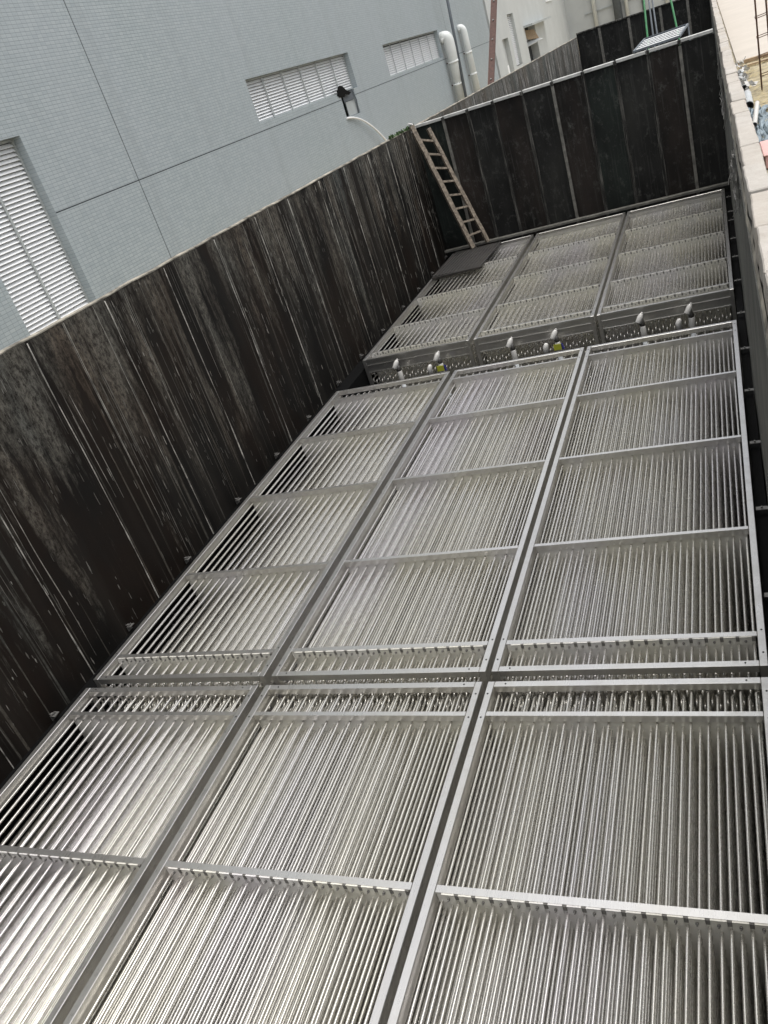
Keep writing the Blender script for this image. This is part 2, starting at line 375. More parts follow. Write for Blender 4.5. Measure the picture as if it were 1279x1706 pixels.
def lime(wall, y0, y1, n_long, n_short, mat, seed):
    rnd = random.Random(seed); mb = MB()
    def strip(y, zt, ln, w):
        n = max(2, int(ln/.09)); ph = rnd.random()*50; prev = None
        for k in range(n+1):
            z = zt-ln*k/n
            ww = w*(0.55+0.9*abs(noise.noise(Vector((ph, z*6, 1))))) * (1.0 if k < n*0.7 else (n-k+0.3)/(n*0.3+0.3)) * (0.3 if k == 0 else 1)
            yy = y+.012*noise.noise(Vector((ph, z*1.5, 9)))
            x = -2.7+0.012*noise.noise(Vector((1.7, yy*0.9, z*0.8)))
            cur = ((x+.0005, yy-ww, z), (x+.0035, yy, z), (x+.0005, yy+ww, z))
            if prev:
                mb.quad(prev[0], prev[1], cur[1], cur[0], True); mb.quad(prev[1], prev[2], cur[2], cur[1], True)
            prev = cur
    for q in range(n_long):
        y = rnd.uniform(y0, y1)
        if noise.noise(Vector((y*1.1, 7, seed))) < -.05: continue
        zt = ragged_top(0, y)-.01-(0 if rnd.random() < .6 else rnd.random()*1.2)
        strip(y, zt, min(rnd.choice([.4, .8, 1.2, 1.8, 2.4])*rnd.uniform(.6, 1.2), zt+.6), rnd.uniform(.002, .0065))
    for q in range(n_short):
        y = rnd.uniform(y0, y1); z = ragged_top(0, y)-.03-2.6*rnd.random()**1.5
        if noise.noise(Vector((y*.9, z*.8, seed))) < -0.12+0.25*rnd.random(): continue
        strip(y, z, rnd.uniform(.02, .13), rnd.uniform(.002, .0085))
    o = mb.build('lime_runs', mat, wall); o.location = (2.81, -wall.location.y, -PZ); tag(o, kind='stuff')
M['lime_b'] = mat_simple('lime_film', (0.045, 0.043, 0.038), 0.85, 0.6, 6, bump=0.4, col2=(0.10, 0.093, 0.08))
M['lime_a'] = mat_simple('lime_crust', (0.10, 0.098, 0.088), 0.85, 0.6, 6, bump=0.4, col2=(0.22, 0.21, 0.185))
lime(lw, -1.6, 12.4, 90, 520, M['lime_a'], 3); lime(lw, -1.6, 12.4, 150, 1500, M['lime_b'], 5)
lw2 = wall_left('pit_wall', BW+.12, 37.4, M['pitwall_far'], 'lime streaked wall of the second pit behind the black steel partition')
M['lime_c'] = mat_simple('thick_lime', (0.16, 0.157, 0.145), 0.85, 0.6, 3, bump=0.4, col2=(0.34, 0.33, 0.31))
lime(lw2, 12.6, 37.3, 520, 900, M['lime_c'], 8)
# far end wall of the second pit
fw = MB(); fw.box(-2.699, 2.6, 37.4, 37.6, PZ, 2.22)
fwo = fw.build('pit_end_wall', M['panel']); tag(fwo, 'dark end wall of the far pit, beyond the partition', 'wall')
for x in (-1.75, -0.55, 0.7, 1.75):
    MB().box(x-.05, x+.05, 37.34, 37.397, PZ, 2.2).build('post', M['rib_pale'], fwo)
MB().box(-2.69, 2.6, 37.33, 37.62, 2.222, 2.27).build('coping', M['rib_dark'], fwo)
# wall behind the viewer closes the pit
nw = MB().box(-2.745, 2.7, -7.2, -7.0, PZ, 2.3).build('pit_near_wall', M['pitwall']); tag(nw, 'dark wall closing the pit at the near end', 'wall')

# right wall: leaning grey render with white aerated blocks on top
rw = empty('block_wall', (2.6, 0, PZ)); tag(rw, 'narrow grey rendered wall topped with white blocks, on the right', 'wall')
mb = MB()
def rx(y, z): return 2.53 + 0.045*max(0, z)/2.3 + 0.010*noise.noise(Vector((3, y*1.1, z*1.4)))
n = 160
for i in range(n):
    ya = -7+(37.4+7)*i/n; yb = -7+(37.4+7)*(i+1)/n
    zs = [PZ, -.1, .5, 1.1, 1.7, 2.215]
    for k in range(5):
        mb.quad((rx(ya,zs[k]),ya,zs[k]),(rx(yb,zs[k]),yb,zs[k]),(rx(yb,zs[k+1]),yb,zs[k+1]),(rx(ya,zs[k+1]),ya,zs[k+1]), True)
    mb.quad((2.56,ya,2.215),(2.56,yb,2.215),(2.70,yb,2.215),(2.70,ya,2.215))
    mb.quad((2.70,ya,PZ),(2.70,ya,2.215),(2.70,yb,2.215),(2.70,yb,PZ))
o = mb.build('wall_face', M['rwall']); o.parent = rw; o.location = (-2.6, 0, -PZ)
bl_me = []
for k in range(4):
    me = MB().box(-.052, .052, -.297, .297, 0, .18).mesh('block', M['block'])
    bm = bmesh.new(); bm.from_mesh(me); bmesh.ops.remove_doubles(bm, verts=bm.verts, dist=1e-6)
    bmesh.ops.subdivide_edges(bm, edges=[e for e in bm.edges if abs(e.verts[0].co.y-e.verts[1].co.y) > .3], cuts=4)
    bmesh.ops.bevel(bm, geom=list(bm.edges), offset=.006, segments=1, affect='EDGES')
    for v in bm.verts:
        v.co += Vector((noise.noise(v.co*9+Vector((k*7,0,0))), noise.noise(v.co*9+Vector((0,k*7+3,0))), noise.noise(v.co*8+Vector((0,9,k*7)))))*.007
    bm.to_mesh(me); bm.free(); bl_me.append(me)
y = -4.05; k = 0
while y < 37:
    o = inst('block', bl_me[k % 4], rw, (2.632-2.6+random.uniform(-.006,.006), y, 2.225-PZ+random.uniform(-.004,.008)),
             (random.uniform(-.008,.008), random.uniform(-.012,.012), random.uniform(-.010,.010)))
    y += 0.612+random.choice([0, .004, .012, .02]); k += 1
# mortar fillet under the blocks
mf = MB()
for i in range(n):
    ya = -4.4+(37.4+4.4)*i/n; yb = -4.4+(37.4+4.4)*(i+1)/n
    w = lambda y: 2.566+.010*noise.noise(Vector((2, y*3, 1)))
    mf.quad((w(ya)+.03,ya,2.19),(w(yb)+.03,yb,2.19),(w(yb),yb,2.215),(w(ya),ya,2.215)); mf.quad((w(ya),ya,2.215),(w(yb),yb,2.215),(w(yb)+.01,yb,2.245),(w(ya)+.01,ya,2.245))
o = mf.build('mortar_bed', M['mortar']); o.parent = rw; o.location = (-2.6, 0, -PZ)

# ------------------------------------------------------------------ steel partition (far wall of the first pit)
pt = empty('steel_partition', (0, BW, PZ)); tag(pt, 'black sheet steel partition with vertical ribs across the pit', 'partition')
ribs = [-2.12, -1.65, -1.17, -0.635, -0.097, 0.435, 0.975, 1.505, 2.008]
edges = [-2.695]+ribs+[2.545]
for i in range(len(edges)-1):
    a, b = edges[i], edges[i+1]
    MB().box(a+.004, b-.004, 0.004*(i % 2), .05, 0.0, 2.33-PZ).build('sheet_panel', M[['panel2', 'panel1', 'panel', 'panel1', 'panel', 'panel1', 'panel2', 'panel', 'panel1', 'panel'][i % 10]], pt)
    mb = MB().box(a+.02, b-.02, -.045, .075, 2.305-PZ+.012*i*.4, 2.355-PZ+.012*i*.4)
    o = mb.build('top_rail', M['toprail'], pt); bevel(o.data, .004)
for i, x in enumerate(ribs):
    if i in (0, 4, 8):
        o = MB().box(x-.026, x+.026, -.04, -.002, 0, 2.30-PZ).build('rib', M['rib_pale'], pt); bevel(o.data, .003)
    else:
        MB().box(x-.004, x+.004, -.04, -.002, 0, 2.30-PZ).box(x-.03, x-.0042, -.008, -.0021, 0, 2.30-PZ).box(x+.0042, x+.03, -.0082, -.0022, 0, 2.30-PZ).build('rib', M['rib_dark'], pt)
    MB().box(x-.028, x+.028, -.052, .08, 2.285-PZ+.0048*i, 2.348-PZ+.0048*i).build('rail_clip', M['rib_dark'], pt)
MB().box(-2.69, 2.52, -.19, -.06, .02-.035-PZ, .02-PZ).build('base_angle', M['rib_pale'], pt)

# ------------------------------------------------------------------ heat exchanger modules
WID = 1.6; PIT = 1.51/17.5; DZ = 0.345*PIT; TR = 0.0080; NL = 46
RW, RH, EH = 0.045, 0.085, 0.052
TX0 = -0.755+0.0225
def tube_pos():
    L = []
    for i in range(NL):
        z = -0.066 - i*DZ
        xs = [TX0+k*PIT for k in range(18)] if i % 2 == 0 else [TX0+(k+.5)*PIT for k in range(17)]
        for x in xs: L.append((i, x, z))
    return L
TP = tube_pos()
def make_row_meshes(L, bars, key):
    d = {}
    y0, y1 = 0.055, L-0.055
    d['tube'] = MB().tube([(0, y0, 0), (0, y1, 0)], TR, 10, False).mesh('tube', M['tube'])
    mb = MB()
    for i, x, z in TP:
        if i >= 2: mb.tube([(x, y0, z), (x, y1, z)], TR, 6, False)
    d['bundle'] = mb.mesh('tube_bundle', M['bundle'])
    mb = MB()
    def bend(x, z, dx, dz, yb, s):
        c = Vector((x+dx/2, yb, z+dz/2)); e = Vector((dx/2, 0, dz/2)); r = e.length
        pts = []
        for q in range(7):
            t = math.pi*q/6
            pts.append(c - e*math.cos(t) + Vector((0, s*math.sin(t)*r*1.15, 0)))
        mb.tube(pts, TR, 6, False)
    for i, x, z in TP:
        if i % 4 < 2 and i+2 < NL:
            bend(x, z, 0, -2*DZ, y0, -1); bend(x, z, 0, -2*DZ, y1, 1)
    d['bends'] = mb.mesh('return_bends', M['tube'])
    # rails
    d['side'] = bevel(MB().box(-RW/2, RW/2, 0, L, -RH, 0).mesh('side_rail', M['rail']), .003)
    d['end'] = bevel(MB().box(-WID/2+RW+.001, WID/2-RW-.001, 0, RW, -EH, -.0006).mesh('end_rail', M['rail']), .0025)
    ft = MB().box(-WID/2+RW+.001, WID/2-RW-.001, 0, RW, -.03, -.0006)
    ft.box(-WID/2+RW+.001, WID/2-RW-.001, .006, RW-.004, -.2, -.0301)
    ft.box(-WID/2+RW+.001, WID/2-RW-.001, -.002, .0058, -.098, -.088).box(-WID/2+RW+.001, WID/2-RW-.001, -.002, .0058, -.2, -.19)
    d['deep_end'] = ft.mesh('end_rail', M['rail'])
    # cross bars: kind 0 carries dark notch blocks and bolts towards the viewer, kind 1 turns its dark leg to the viewer
    iw = WID/2-RW-.002
    b0 = MB().box(-iw, iw, .008, .048, -.006, -.001).box(-iw, iw, .042, .0478, -.04, -.0061)
    d['bar0'] = b0.mesh('cross_bar', M['rail'])
    b1 = MB().box(-iw, iw, 0, .034, -.006, -.001).box(-iw, iw, 0, .005, -.046, -.0061)
    d['bar1'] = b1.mesh('cross_bar', M['rail'])
    sh = MB(); dep = 0.066+NL*DZ+.03
    sh.box(TX0-.016, .755-.012, .009, .013, -dep, -.0065)
    for k in range(17):
        x = TX0+(k+.5)*PIT
        sh.box(x-PIT*.38, x+PIT*.38, .002, .0078, -.062, -.0075)
        sh.box(x-PIT*.38, x+PIT*.38, -.0005, .0077, -.0074, -.0035)
    d['sheet0'] = sh.mesh('tube_sheet', M['sheet'])
    cl = MB()  # dark grey blocks set in the notches between the tabs
    for k in range(1, 18):
        x = TX0+k*PIT
        cl.box(x-PIT*.105, x+PIT*.105, .0005, .0086, -.036, -.0062)
    d['notches'] = cl.mesh('notch_blocks', M['notch'])
    sh = MB(); sh.box(TX0-.016, .755-.012, .012, .016, -dep, -.0065)
    d['sheet1'] = sh.mesh('tube_sheet', M['sheet'])
    bo = MB()
    for k in range(17):
        x = TX0+(k+.5)*PIT
        bo.tube([(x, .002, -.033), (x, -.006, -.033)], .0075, 6); bo.tube([(x, -.006, -.033), (x, -.014, -.033)], .004, 6)
    d['bolts'] = bo.mesh('bolts', M['bolt'])
    hl = MB()  # raised black discs stand in for the dark of open bolt holes
    for s in (-1, 1):
        for yy in (.11, .31, L-.31, L-.11):
            hl.tube([(s*(WID/2-RW*.45), yy, -.002), (s*(WID/2-RW*.45), yy, .0012)], .0062, 8)
    for s in (-1, 1):
        for yy in (.024, L-.024):
            hl.tube([(s*(WID/2-RW*2.6), yy, -.004), (s*(WID/2-RW*2.6), yy, .0012)], .0055, 8)
    d['hole_discs'] = hl.mesh('dark_hole_discs', M['black'])
    d['leg'] = MB().box(-.0215, .0215, -.0215, .0215, PZ, -RH-.0002).mesh('leg', M['rail'])
    return d
def make_module(loc, L, bars, d, label, deep=False):
    e = empty('heat_exchanger', (loc[0], loc[1], PZ)); tag(e, label, 'heat exchanger', 'tube bundle modules in the pit')
    up = -PZ
    for s in (-1, 1): inst('side_rail', d['side'], e, (s*(WID/2-RW/2), 0, up))
    inst('end_rail', d['deep_end' if deep else 'end'], e, (0, 0, up)); inst('end_rail', d['end'], e, (0, L-RW, up))
    for yb, kind in bars:
        b = inst('cross_bar', d['bar%d' % kind], e, (0, yb, up))
        inst('tube_sheet', d['sheet%d' % kind], b)
        if kind == 0: tag(inst('bolts', d['bolts'], b), kind='stuff'); tag(inst('notch_blocks', d['notches'], b), kind='stuff')
    for i, x, z in TP:
        if i < 2: inst('tube', d['tube'], e, (x+random.gauss(0, .0016), 0, z+up+random.gauss(0, .0012)), (random.gauss(0, .0004), 0, random.gauss(0, .0006)))
    tag(inst('tube_bundle', d['bundle'], e, (0, 0, up)), kind='stuff')
    tag(inst('return_bends', d['bends'], e, (0, 0, up)), kind='stuff')
    tag(inst('dark_hole_discs', d['hole_discs'], e, (0, 0, up)), kind='stuff')
    for sx in (-1, 1):
        for yy in (.0225, L-.0225): inst('leg', d['leg'], e, (sx*(WID/2-RW/2), yy, up))
    return e
XC = [-1.664, 0.0, 1.6365]
LN, LM, LF = 5.5, 5.548, 5.4
bn = [(.25, 1), (1.24, 0), (2.60, 0), (LN-1.461-.02, 0), (LN-.276-.02, 1)]
bmid = [(.25, 0), (1.40, 1), (2.79, 1), (4.14, 1), (5.245, 1)]
bf = [(.235, 0), (1.315, 0), (2.67, 0), (4.05, 0), (5.12, 1)]
side = ['next to the black streaked wall', 'in the middle column', 'on the right, along the block wall']
DN, DM, DF = make_row_meshes(LN, bn, 'n'), make_row_meshes(LM, bmid, 'm'), make_row_meshes(LF, bf, 'f')
for c in range(3):
    make_module((XC[c], -0.094-LN), LN, bn, DN, 'nearest steel tube module, cut off by the picture, ' + side[c])
    make_module((XC[c], 0.0), LM, bmid, DM, 'steel tube module of the middle row ' + side[c])
    make_module((XC[c], 6.606), LF, bf, DF, 'farthest steel tube module by the partition, ' + side[c], True)

# ------------------------------------------------------------------ black walers inferred below the brackets, filling the gap to block side light
wl = MB().box(-2.695, -2.485, -6.9, BW-.2, -.50, -.132).build('waler_beam', M['black']); tag(wl, 'long black beam along the left wall beside the frames', 'beam')
wl = MB().box(2.447, 2.522, -6.9, BW-.2, -.50, -.125).build('waler_beam', M['black']); tag(wl, 'long black beam in the gap between right frame and block wall', 'beam')
# ------------------------------------------------------------------ wall brackets at the level of the frames
bk = MB(); bk.box(0, .075, -.035, .035, -.006, 0).box(0, .005, -.035, .035, -.06, -.0061)
for q in range(7):
    a = random.uniform(0, 6.3); bk.tube([(random.uniform(.01, .05), random.uniform(-.03, .03), .001), (random.uniform(.01, .07), random.uniform(-.05, .05), .03*random.random()+.004)], .004, 4)
bk_me = bk.mesh('wall_bracket', M['bracket'])
bj = MB(); bj.box(-.085, 0, -.022, .022, -.005, 0).box(-.005, 0, -.022, .022, -.05, -.0051).tube([(-.045, 0, 0), (-.045, 0, .014)], .008, 6)
bj_me = bj.mesh('wall_bracket', M['bracket'])
for i, y in enumerate([-.31, .778, 1.813, 2.938, 3.973, 4.982, 6.084, 7.068, 8.116, 9.234, 10.2, 11.144, 12.2]):
    o = inst('wall_bracket', bk_me, None, (-2.69, y, -.068), (0, random.uniform(-.06, .06), random.uniform(-.12, .12)))
    o.scale = (.7, .8, .8)
    tag(o, 'small pale metal bracket on the black left wall, level with the frames', 'bracket', 'brackets on the left wall')
for i, y in enumerate([.72, 1.75, 2.78, 3.82, 4.85, 5.92, 7.1, 8.13, 9.03, 10.06, 10.6, 11.6]):
    o = inst('wall_bracket', bj_me, None, (2.533, y, -.06))
    tag(o, 'small steel bracket between the right frame and the grey wall', 'bracket', 'brackets on the right wall')

# ------------------------------------------------------------------ pipe fittings in front of the far row
def fitting(x, kind, label):
    e = empty('pipe_fitting', (x, 6.44, PZ)); tag(e, label, 'pipe fitting', 'white pipe fittings in front of the far modules'); up = -PZ
    MB().tube([(0, 0, 0), (0, 0, up-.30)], .030, 14).build('riser', M['greypipe'], e)
    MB().tube([(0, 0, up-.34), (0, 0, up-.32), (0, 0, up-.20), (0, 0, up-.19)], [.030, .037, .035, .030], 16).build('coupling', M['pvc'], e)
    MB().tube([(0, 0, up-.19), (0, 0, up-.165), (0, 0, up-.15), (-.01, 0, up-.11)], [.030, .036, .030, .030], 14).build('union', M['union'], e)
    # tilted white cap elbow
    a = Vector((-.045, -.03, up-.135)); b = Vector((.012, .012, up-.035)); d = (b-a)
    o = MB().tube([a, a+d*.06, a+d*.72, a+d*.92, a+d*1.0], [.032, .037, .034, .022, .016], 16).build('cap', M['pvc'], e)
    MB().tube([a+d*1.0, a+d*1.10, a+d*1.14], [.016, .015, .007], 12).build('plug', M['pvc'], o)
    # lower stub
    if kind:
        MB().tube([(-.15, -.05, up-.31), (-.15, -.05, up-.22), (-.13, -.045, up-.18), (-.12, -.045, up-.17)], [.034, .036, .028, .008], 14).build('stub', M['pvc'], e)
    if kind == 2:
        o = MB().box(-.05, .05, -.052, -.046, up-.285, up-.205).build('tag', M['yellow'], e); bevel(o.data, .002)
        MB().beam((.055, -.04, up-.21), (.07, -.05, up-.285), .02, .03).build('lever', M['blue'], e)
fl = ['farthest left', 'middle', 'farthest right']
for (x, k, lab) in [(-1.893, 0, 'white capped pipe fitting at the left end of the far row gap'),
                    (-1.283, 2, 'white capped pipe fitting with yellow tag, the left of the two tagged ones'),
                    (-.264, 0, 'white capped pipe fitting without tag before the middle far module'),
                    (.319, 2, 'white capped pipe fitting with yellow tag, the right of the two tagged ones'),
                    (1.376, 0, 'white capped pipe fitting before the right far module, nearer the middle'),
                    (1.942, 1, 'white capped pipe fitting nearest the right block wall')]:
    fitting(x, k, lab)

# ------------------------------------------------------------------ ladder and board in the far left corner
lad = empty('ladder', (-1.9, 12.04, .03)); tag(lad, 'brown wooden ladder leaning into the far left corner of the pit', 'ladder')
o0 = Vector((-1.9, 12.04, .03))
A0, A1 = Vector((-2.02, 11.94, .03)), Vector((-2.63, 12.10, 2.38)); B0, B1 = Vector((-1.77, 12.15, .03)), Vector((-2.40, 12.32, 2.24))
nrm = (A1-A0).cross(B0-A0).normalized()
for a, b, w in ((A0, A1, .080), (B0, B1, .066)):
    mb = MB(); pts = [a+(b-a)*(k/9)+Vector((noise.noise(Vector((w*99, k*.9, 0))), noise.noise(Vector((w*50, 3, k*.8))), 0))*.012-o0 for k in range(10)]
    for k in range(9): mb.beam(pts[k], pts[k+1]+(pts[k+1]-pts[k])*.02, w, .075, nrm)
    mb.build('side_rail', M['bamboo'], lad)
for k in range(8):
    t = .10+.113*k; a = A0+(A1-A0)*t-o0; b = B0+(B1-B0)*t-o0
    b += Vector((0, 0, random.uniform(-.015, .015)))
    MB().beam(a, b, .035, .05, nrm).build('rung', M['bamboo'], lad)
MB().tube([A1-o0+Vector((-.02,-.03,-.10)), A1-o0+Vector((.05,.03,-.06)), A1-o0+Vector((.0,.06,.02)), A1-o0+Vector((-.05,.0,.05))], .018, 6).build('binding', M['plastic'], lad)
mb = MB(); nx, ny = 14, 20
def bz(x, y): return .022+.010*noise.noise(Vector((x*2.6, y*2.0, 4)))+.004*noise.noise(Vector((x*9, y*8, 1)))
for i in range(nx):
    for j in range(ny):
        x0_, x1_, y0_, y1_ = -.5+.93*i/nx, -.5+.93*(i+1)/nx, -.76+1.52*j/ny, -.76+1.52*(j+1)/ny
        mb.quad((x0_,y0_,bz(x0_,y0_)), (x1_,y0_,bz(x1_,y0_)), (x1_,y1_,bz(x1_,y1_)), (x0_,y1_,bz(x0_,y1_)), True)
o = mb.build('board', M['board'], None, (-1.93, 11.20, .004)); sol = o.modifiers.new('thickness', 'SOLIDIFY'); sol.thickness = .016; sol.offset = -1
o.rotation_euler = (0, 0, math.radians(-3)); tag(o, 'dark flat board lying on the far left module under the ladder', 'board')
o = MB().box(-.52, .40, -.03, .03, 0, .03).build('batten', M['board'], None, (-1.90, 10.36, .003)); o.rotation_euler = (0, 0, math.radians(3))
tag(o, 'dark batten lying along the near edge of the board', 'batten')

# ------------------------------------------------------------------ grey tiled building on the left
BX = -6.0
bld = empty('tiled_building', (BX, 15, LZ)); tag(bld, 'grey mosaic tiled building with louvred openings behind the left wall', 'building')
def loc_b(o): o.location = (-BX, -15, -LZ); return o
YA, YB, ZA, ZB = -30.0, 36.2, LZ+.002, 10.0
openings = [(4.66, 6.15, LZ+.002, 4.10), (13.02, 19.06, 3.22, 4.05), (21.93, 28.1, 3.15, 4.0), (17.72, 18.74, 2.63, 3.22)]
hj = 3.07
ycuts = sorted(set([YA, YB, -14, -6, 1.5, 8.30, 29.3] + [v for q in openings for v in q[:2]]))
zcuts = sorted(set([ZA, ZB, hj, 6.4] + [v for q in openings for v in q[2:]]))
joint_y = {-14, -6, 1.5, 8.30, 29.3}; joint_z = {hj, 6.4}
mb = MB(); G = .007
for i in range(len(ycuts)-1):
    for k in range(len(zcuts)-1):
        a, b, c, d = ycuts[i], ycuts[i+1], zcuts[k], zcuts[k+1]
        cy, cz = (a+b)/2, (c+d)/2
        if any(q[0] < cy < q[1] and q[2] < cz < q[3] for q in openings): continue
        a2 = a+(G if a in joint_y else 0); b2 = b-(G if b in joint_y else 0); c2 = c+(G if c in joint_z else 0); d2 = d-(G if d in joint_z else 0)
        mb.quad((BX,a2,c2),(BX,b2,c2),(BX,b2,d2),(BX,a2,d2))
loc_b(mb.build('facade', M['tiles'])).parent = bld
jb = MB(); DJ = .02
for i in range(len(ycuts)-1):
    for k in range(len(zcuts)-1):
        a, b, c, d = ycuts[i], ycuts[i+1], zcuts[k], zcuts[k+1]
        if any(q[0] < (a+b)/2 < q[1] and q[2] < (c+d)/2 < q[3] for q in openings): continue
        jb.quad((BX-DJ,a,c),(BX-DJ,b,c),(BX-DJ,b,d),(BX-DJ,a,d))
loc_b(jb.build('joint_backing', M['tilegap'])).parent = bld
for (a, b, c, d) in openings:
    rv = MB(); D = .36
    rv.quad((BX,a,c),(BX-D,a,c),(BX-D,a,d),(BX,a,d)); rv.quad((BX,b,c),(BX,b,d),(BX-D,b,d),(BX-D,b,c))
    rv.quad((BX,a,d),(BX-D,a,d),(BX-D,b,d),(BX,b,d)); rv.quad((BX,a,c),(BX,b,c),(BX-D,b,c),(BX-D,a,c))
    loc_b(rv.build('reveal', M['tiles'])).parent = bld
    bk_ = MB(); bk_.quad((BX-.36,a,c),(BX-.36,b,c),(BX-.36,b,d),(BX-.36,a,d))
    loc_b(bk_.build('dark_interior', M['inside'])).parent = bld
rest = MB(); rest.box(BX-14, BX-.38, YA, YB, ZA, ZB)
loc_b(rest.build('body', M['bld2'])).parent = bld
endw = MB(); endw.quad((BX,YB,ZA),(BX-.38,YB,ZA),(BX-.38,YB,ZB),(BX,YB,ZB)); loc_b(endw.build('end_return', M['tiles'])).parent = bld
slats = {}
def louvre(q, nm, mull, rec=.15, pitch=.058):
    a, b, c, d = q
    w = MB(); fr = .035
    w.box(BX-rec-.05, BX-rec+.02, a+.002, a+fr, c+.002, d-.002).box(BX-rec-.05, BX-rec+.02, b-fr, b-.002, c+.002, d-.002)
    w.box(BX-rec-.05, BX-rec+.02, a+fr+.001, b-fr-.001, d-fr, d-.002).box(BX-rec-.05, BX-rec+.02, a+fr+.001, b-fr-.001, c+.002, c+fr)
    wo_ = loc_b(w.build('louvre_window', M['louvre_frame'])); wo_.parent = bld
    L = b-a-2*fr-.004
    me = MB().beam((0, -L/2, 0), (0, L/2, 0), .070, .005, Vector((.72, 0, .69))).mesh('slat', M['louvre'])
    z = c+fr+.03
    while z < d-fr-.02:
        inst('slat', me, wo_, (BX-rec-.012, (a+b)/2, z)); z += pitch
    for yy in mull:
        MB().box(BX-rec+.022, BX-rec+.034, yy-.018, yy+.018, c+.004, d-.004).build('mullion', M['louvre_frame'], wo_)
    return wo_
louvre(openings[0], '', [5.42])
louvre(openings[1], '', [13.02+6.04*k/6 for k in range(1, 6)])
louvre(openings[2], '', [21.93+6.17*k/6 for k in range(1, 6)])
# broken hatch below the first long louvre, with a white hose
ht = MB().box(BX-.07, BX-.05, 18.06, 18.70, 2.64, 2.98).build('hatch_panel', M['louvre_frame']); loc_b(ht).parent = bld
o = MB().beam((BX-.09, 18.06, 3.1), (BX-.02, 18.62, 3.1), .015, .22).build('bent_flap', M['conduit'], ht)
MB().tube([(BX-.02, 18.66, 2.64), (BX+.01, 18.70, 2.95), (BX+.0, 18.62, 3.2)], .014, 6).build('bent_rod', M['conduit'], ht)
ring = [(17.683, 3.372), (17.85, 3.39), (18.025, 3.344), (18.13, 3.27), (18.224, 3.223), (18.482, 3.158), (18.284, 3.118), (18.027, 3.165), (17.92, 3.10), (17.823, 3.125), (17.62, 3.13), (17.486, 3.195), (17.53, 3.24), (17.508, 3.297), (17.60, 3.31)]
NR = len(ring)
tb = MB(); n0 = len(tb.v)  # black sheet over the louvre draws the dark gap of missing slats
tb.v += [(BX+.012, y_, z_) for y_, z_ in ring] + [(BX+.02, y_*.93+17.9*.07, z_*.93+3.24*.07) for y_, z_ in ring]
for q in range(NR): tb.f.append((q, (q+1) % NR, NR+(q+1) % NR, NR+q)); tb.sm.append(False)
tb.f.append(tuple(range(NR, 2*NR))); tb.sm.append(False)
loc_b(tb.build('black_gap_patch', M['black'])).parent = bld
hs_ = empty('white_hose', (BX+.1, 18.2, LZ)); tag(hs_, 'thin white hose curving from the broken hatch down behind the wall', 'hose')
pts = []
for k in range(15):
    t = k/14
    pts.append(Vector((BX+.02+.12*t, 17.66+2.2*t-.1*t*t, 2.64-.12*t-.85*t*t))-Vector((BX+.1, 18.2, LZ)))
pts.append(pts[-1]+Vector((.03, .1, -.30)))
M['hose'] = mat_simple('white_hose', (0.80, 0.80, 0.79), 0.4, 0.05, bump=0.02)
MB().tube(pts, .026, 8).build('hose', M['hose'], hs_)
# two white ducts and a dark conduit on the facade
def duct(y, z1, r, label, lean):
    e = empty('drain_duct', (BX+r+.06, y, LZ)); tag(e, label, 'duct')
    top = z1-LZ
    pts = [(-r-.055, -.02-lean, top), (-.10, -.02-lean, top)]
    for k in range(6):
        t = math.pi/2*k/5; pts.append((-.10+.10*math.sin(t)+.0, -.02-lean, top-.18*(1-math.cos(t))))
    pts += [(0, -.02-lean*.9, top-.4), (0, lean*.3, .0)]
    MB().tube(pts, r, 18).build('pipe', M['duct'], e)
    for k, z in enumerate((top*.36, top*.66)):
        c = -.02-lean+ (lean*1.3)*(1-z/top)
        MB().tube([(0, c+.01, z-.035), (0, c, z+.035)], r*1.08, 18).build('collar', M['duct'], e)
        MB().box(-r-.055, -r*.8, c-.03, c+.03, z-.02, z+.02).build('clamp', M['rust'], e)
duct(28.3, 3.72, .19, 'thicker white duct rising to the tiled facade beside the louvre', 0)
duct(31.0, 3.85, .13, 'thinner white duct on the tiled facade near the rusty post', 0)
MB().tube([(0, 0, 0), (0, 1.15, 6.0)], .05, 8).build('facade_conduit', M['conduit'], None, (BX+.45, 27.98, LZ)); tag(bpy.data.objects['facade_conduit'], 'thin dark conduit running up the facade between the two white ducts', 'conduit')

# rusty leaning post
rp = empty('rusty_post', (-3.35, 21.9, LZ)); tag(rp, 'rust brown steel post leaning up behind the far left wall', 'post')
A = Vector((0.0, -.57, 0.0)); Bp = Vector((0.20, 3.55, 3.6))
MB().beam(A, Bp, .19, .02, Vector((0, -.5, 1))).build('flange', M['rust'], rp)
MB().beam(A+Vector((0,0,-.06)), Bp+Vector((0,0,-.06)), .03, .10, Vector((0, -.5, 1))).build('web', M['rust'], rp)
for k in range(7):
    c = A+(Bp-A)*(.12+.13*k); u = Vector((0, -.5, .86))
    MB().tube([c+u*.012, c+u*.035], .025, 6).build('bolt', M['bracket'], rp)

# ------------------------------------------------------------------ pale building beyond
b2 = empty('pale_building', (BX, 70, LZ)); tag(b2, 'pale rendered building with tall louvre and dark opening beyond the tiles', 'building')
def loc_2(o): o.location = (-BX, -70, -LZ); return o
op2 = [(38.2, 39.6, LZ+.002, 2.95), (40.4, 41.9, LZ+.3, 3.85), (44.2, 47.3, LZ+.002, 3.05)]
yc = sorted(set([36.35, 59.99]+[v for q in op2 for v in q[:2]])); zc = sorted(set([LZ+.002, 12.0]+[v for q in op2 for v in q[2:]]))
mb = MB()
for i in range(len(yc)-1):
    for k in range(len(zc)-1):
        a, b, c, d = yc[i], yc[i+1], zc[k], zc[k+1]
        if any(q[0] < (a+b)/2 < q[1] and q[2] < (c+d)/2 < q[3] for q in op2): continue
        mb.quad((BX+.05,a,c),(BX+.05,b,c),(BX+.05,b,d),(BX+.05,a,d))
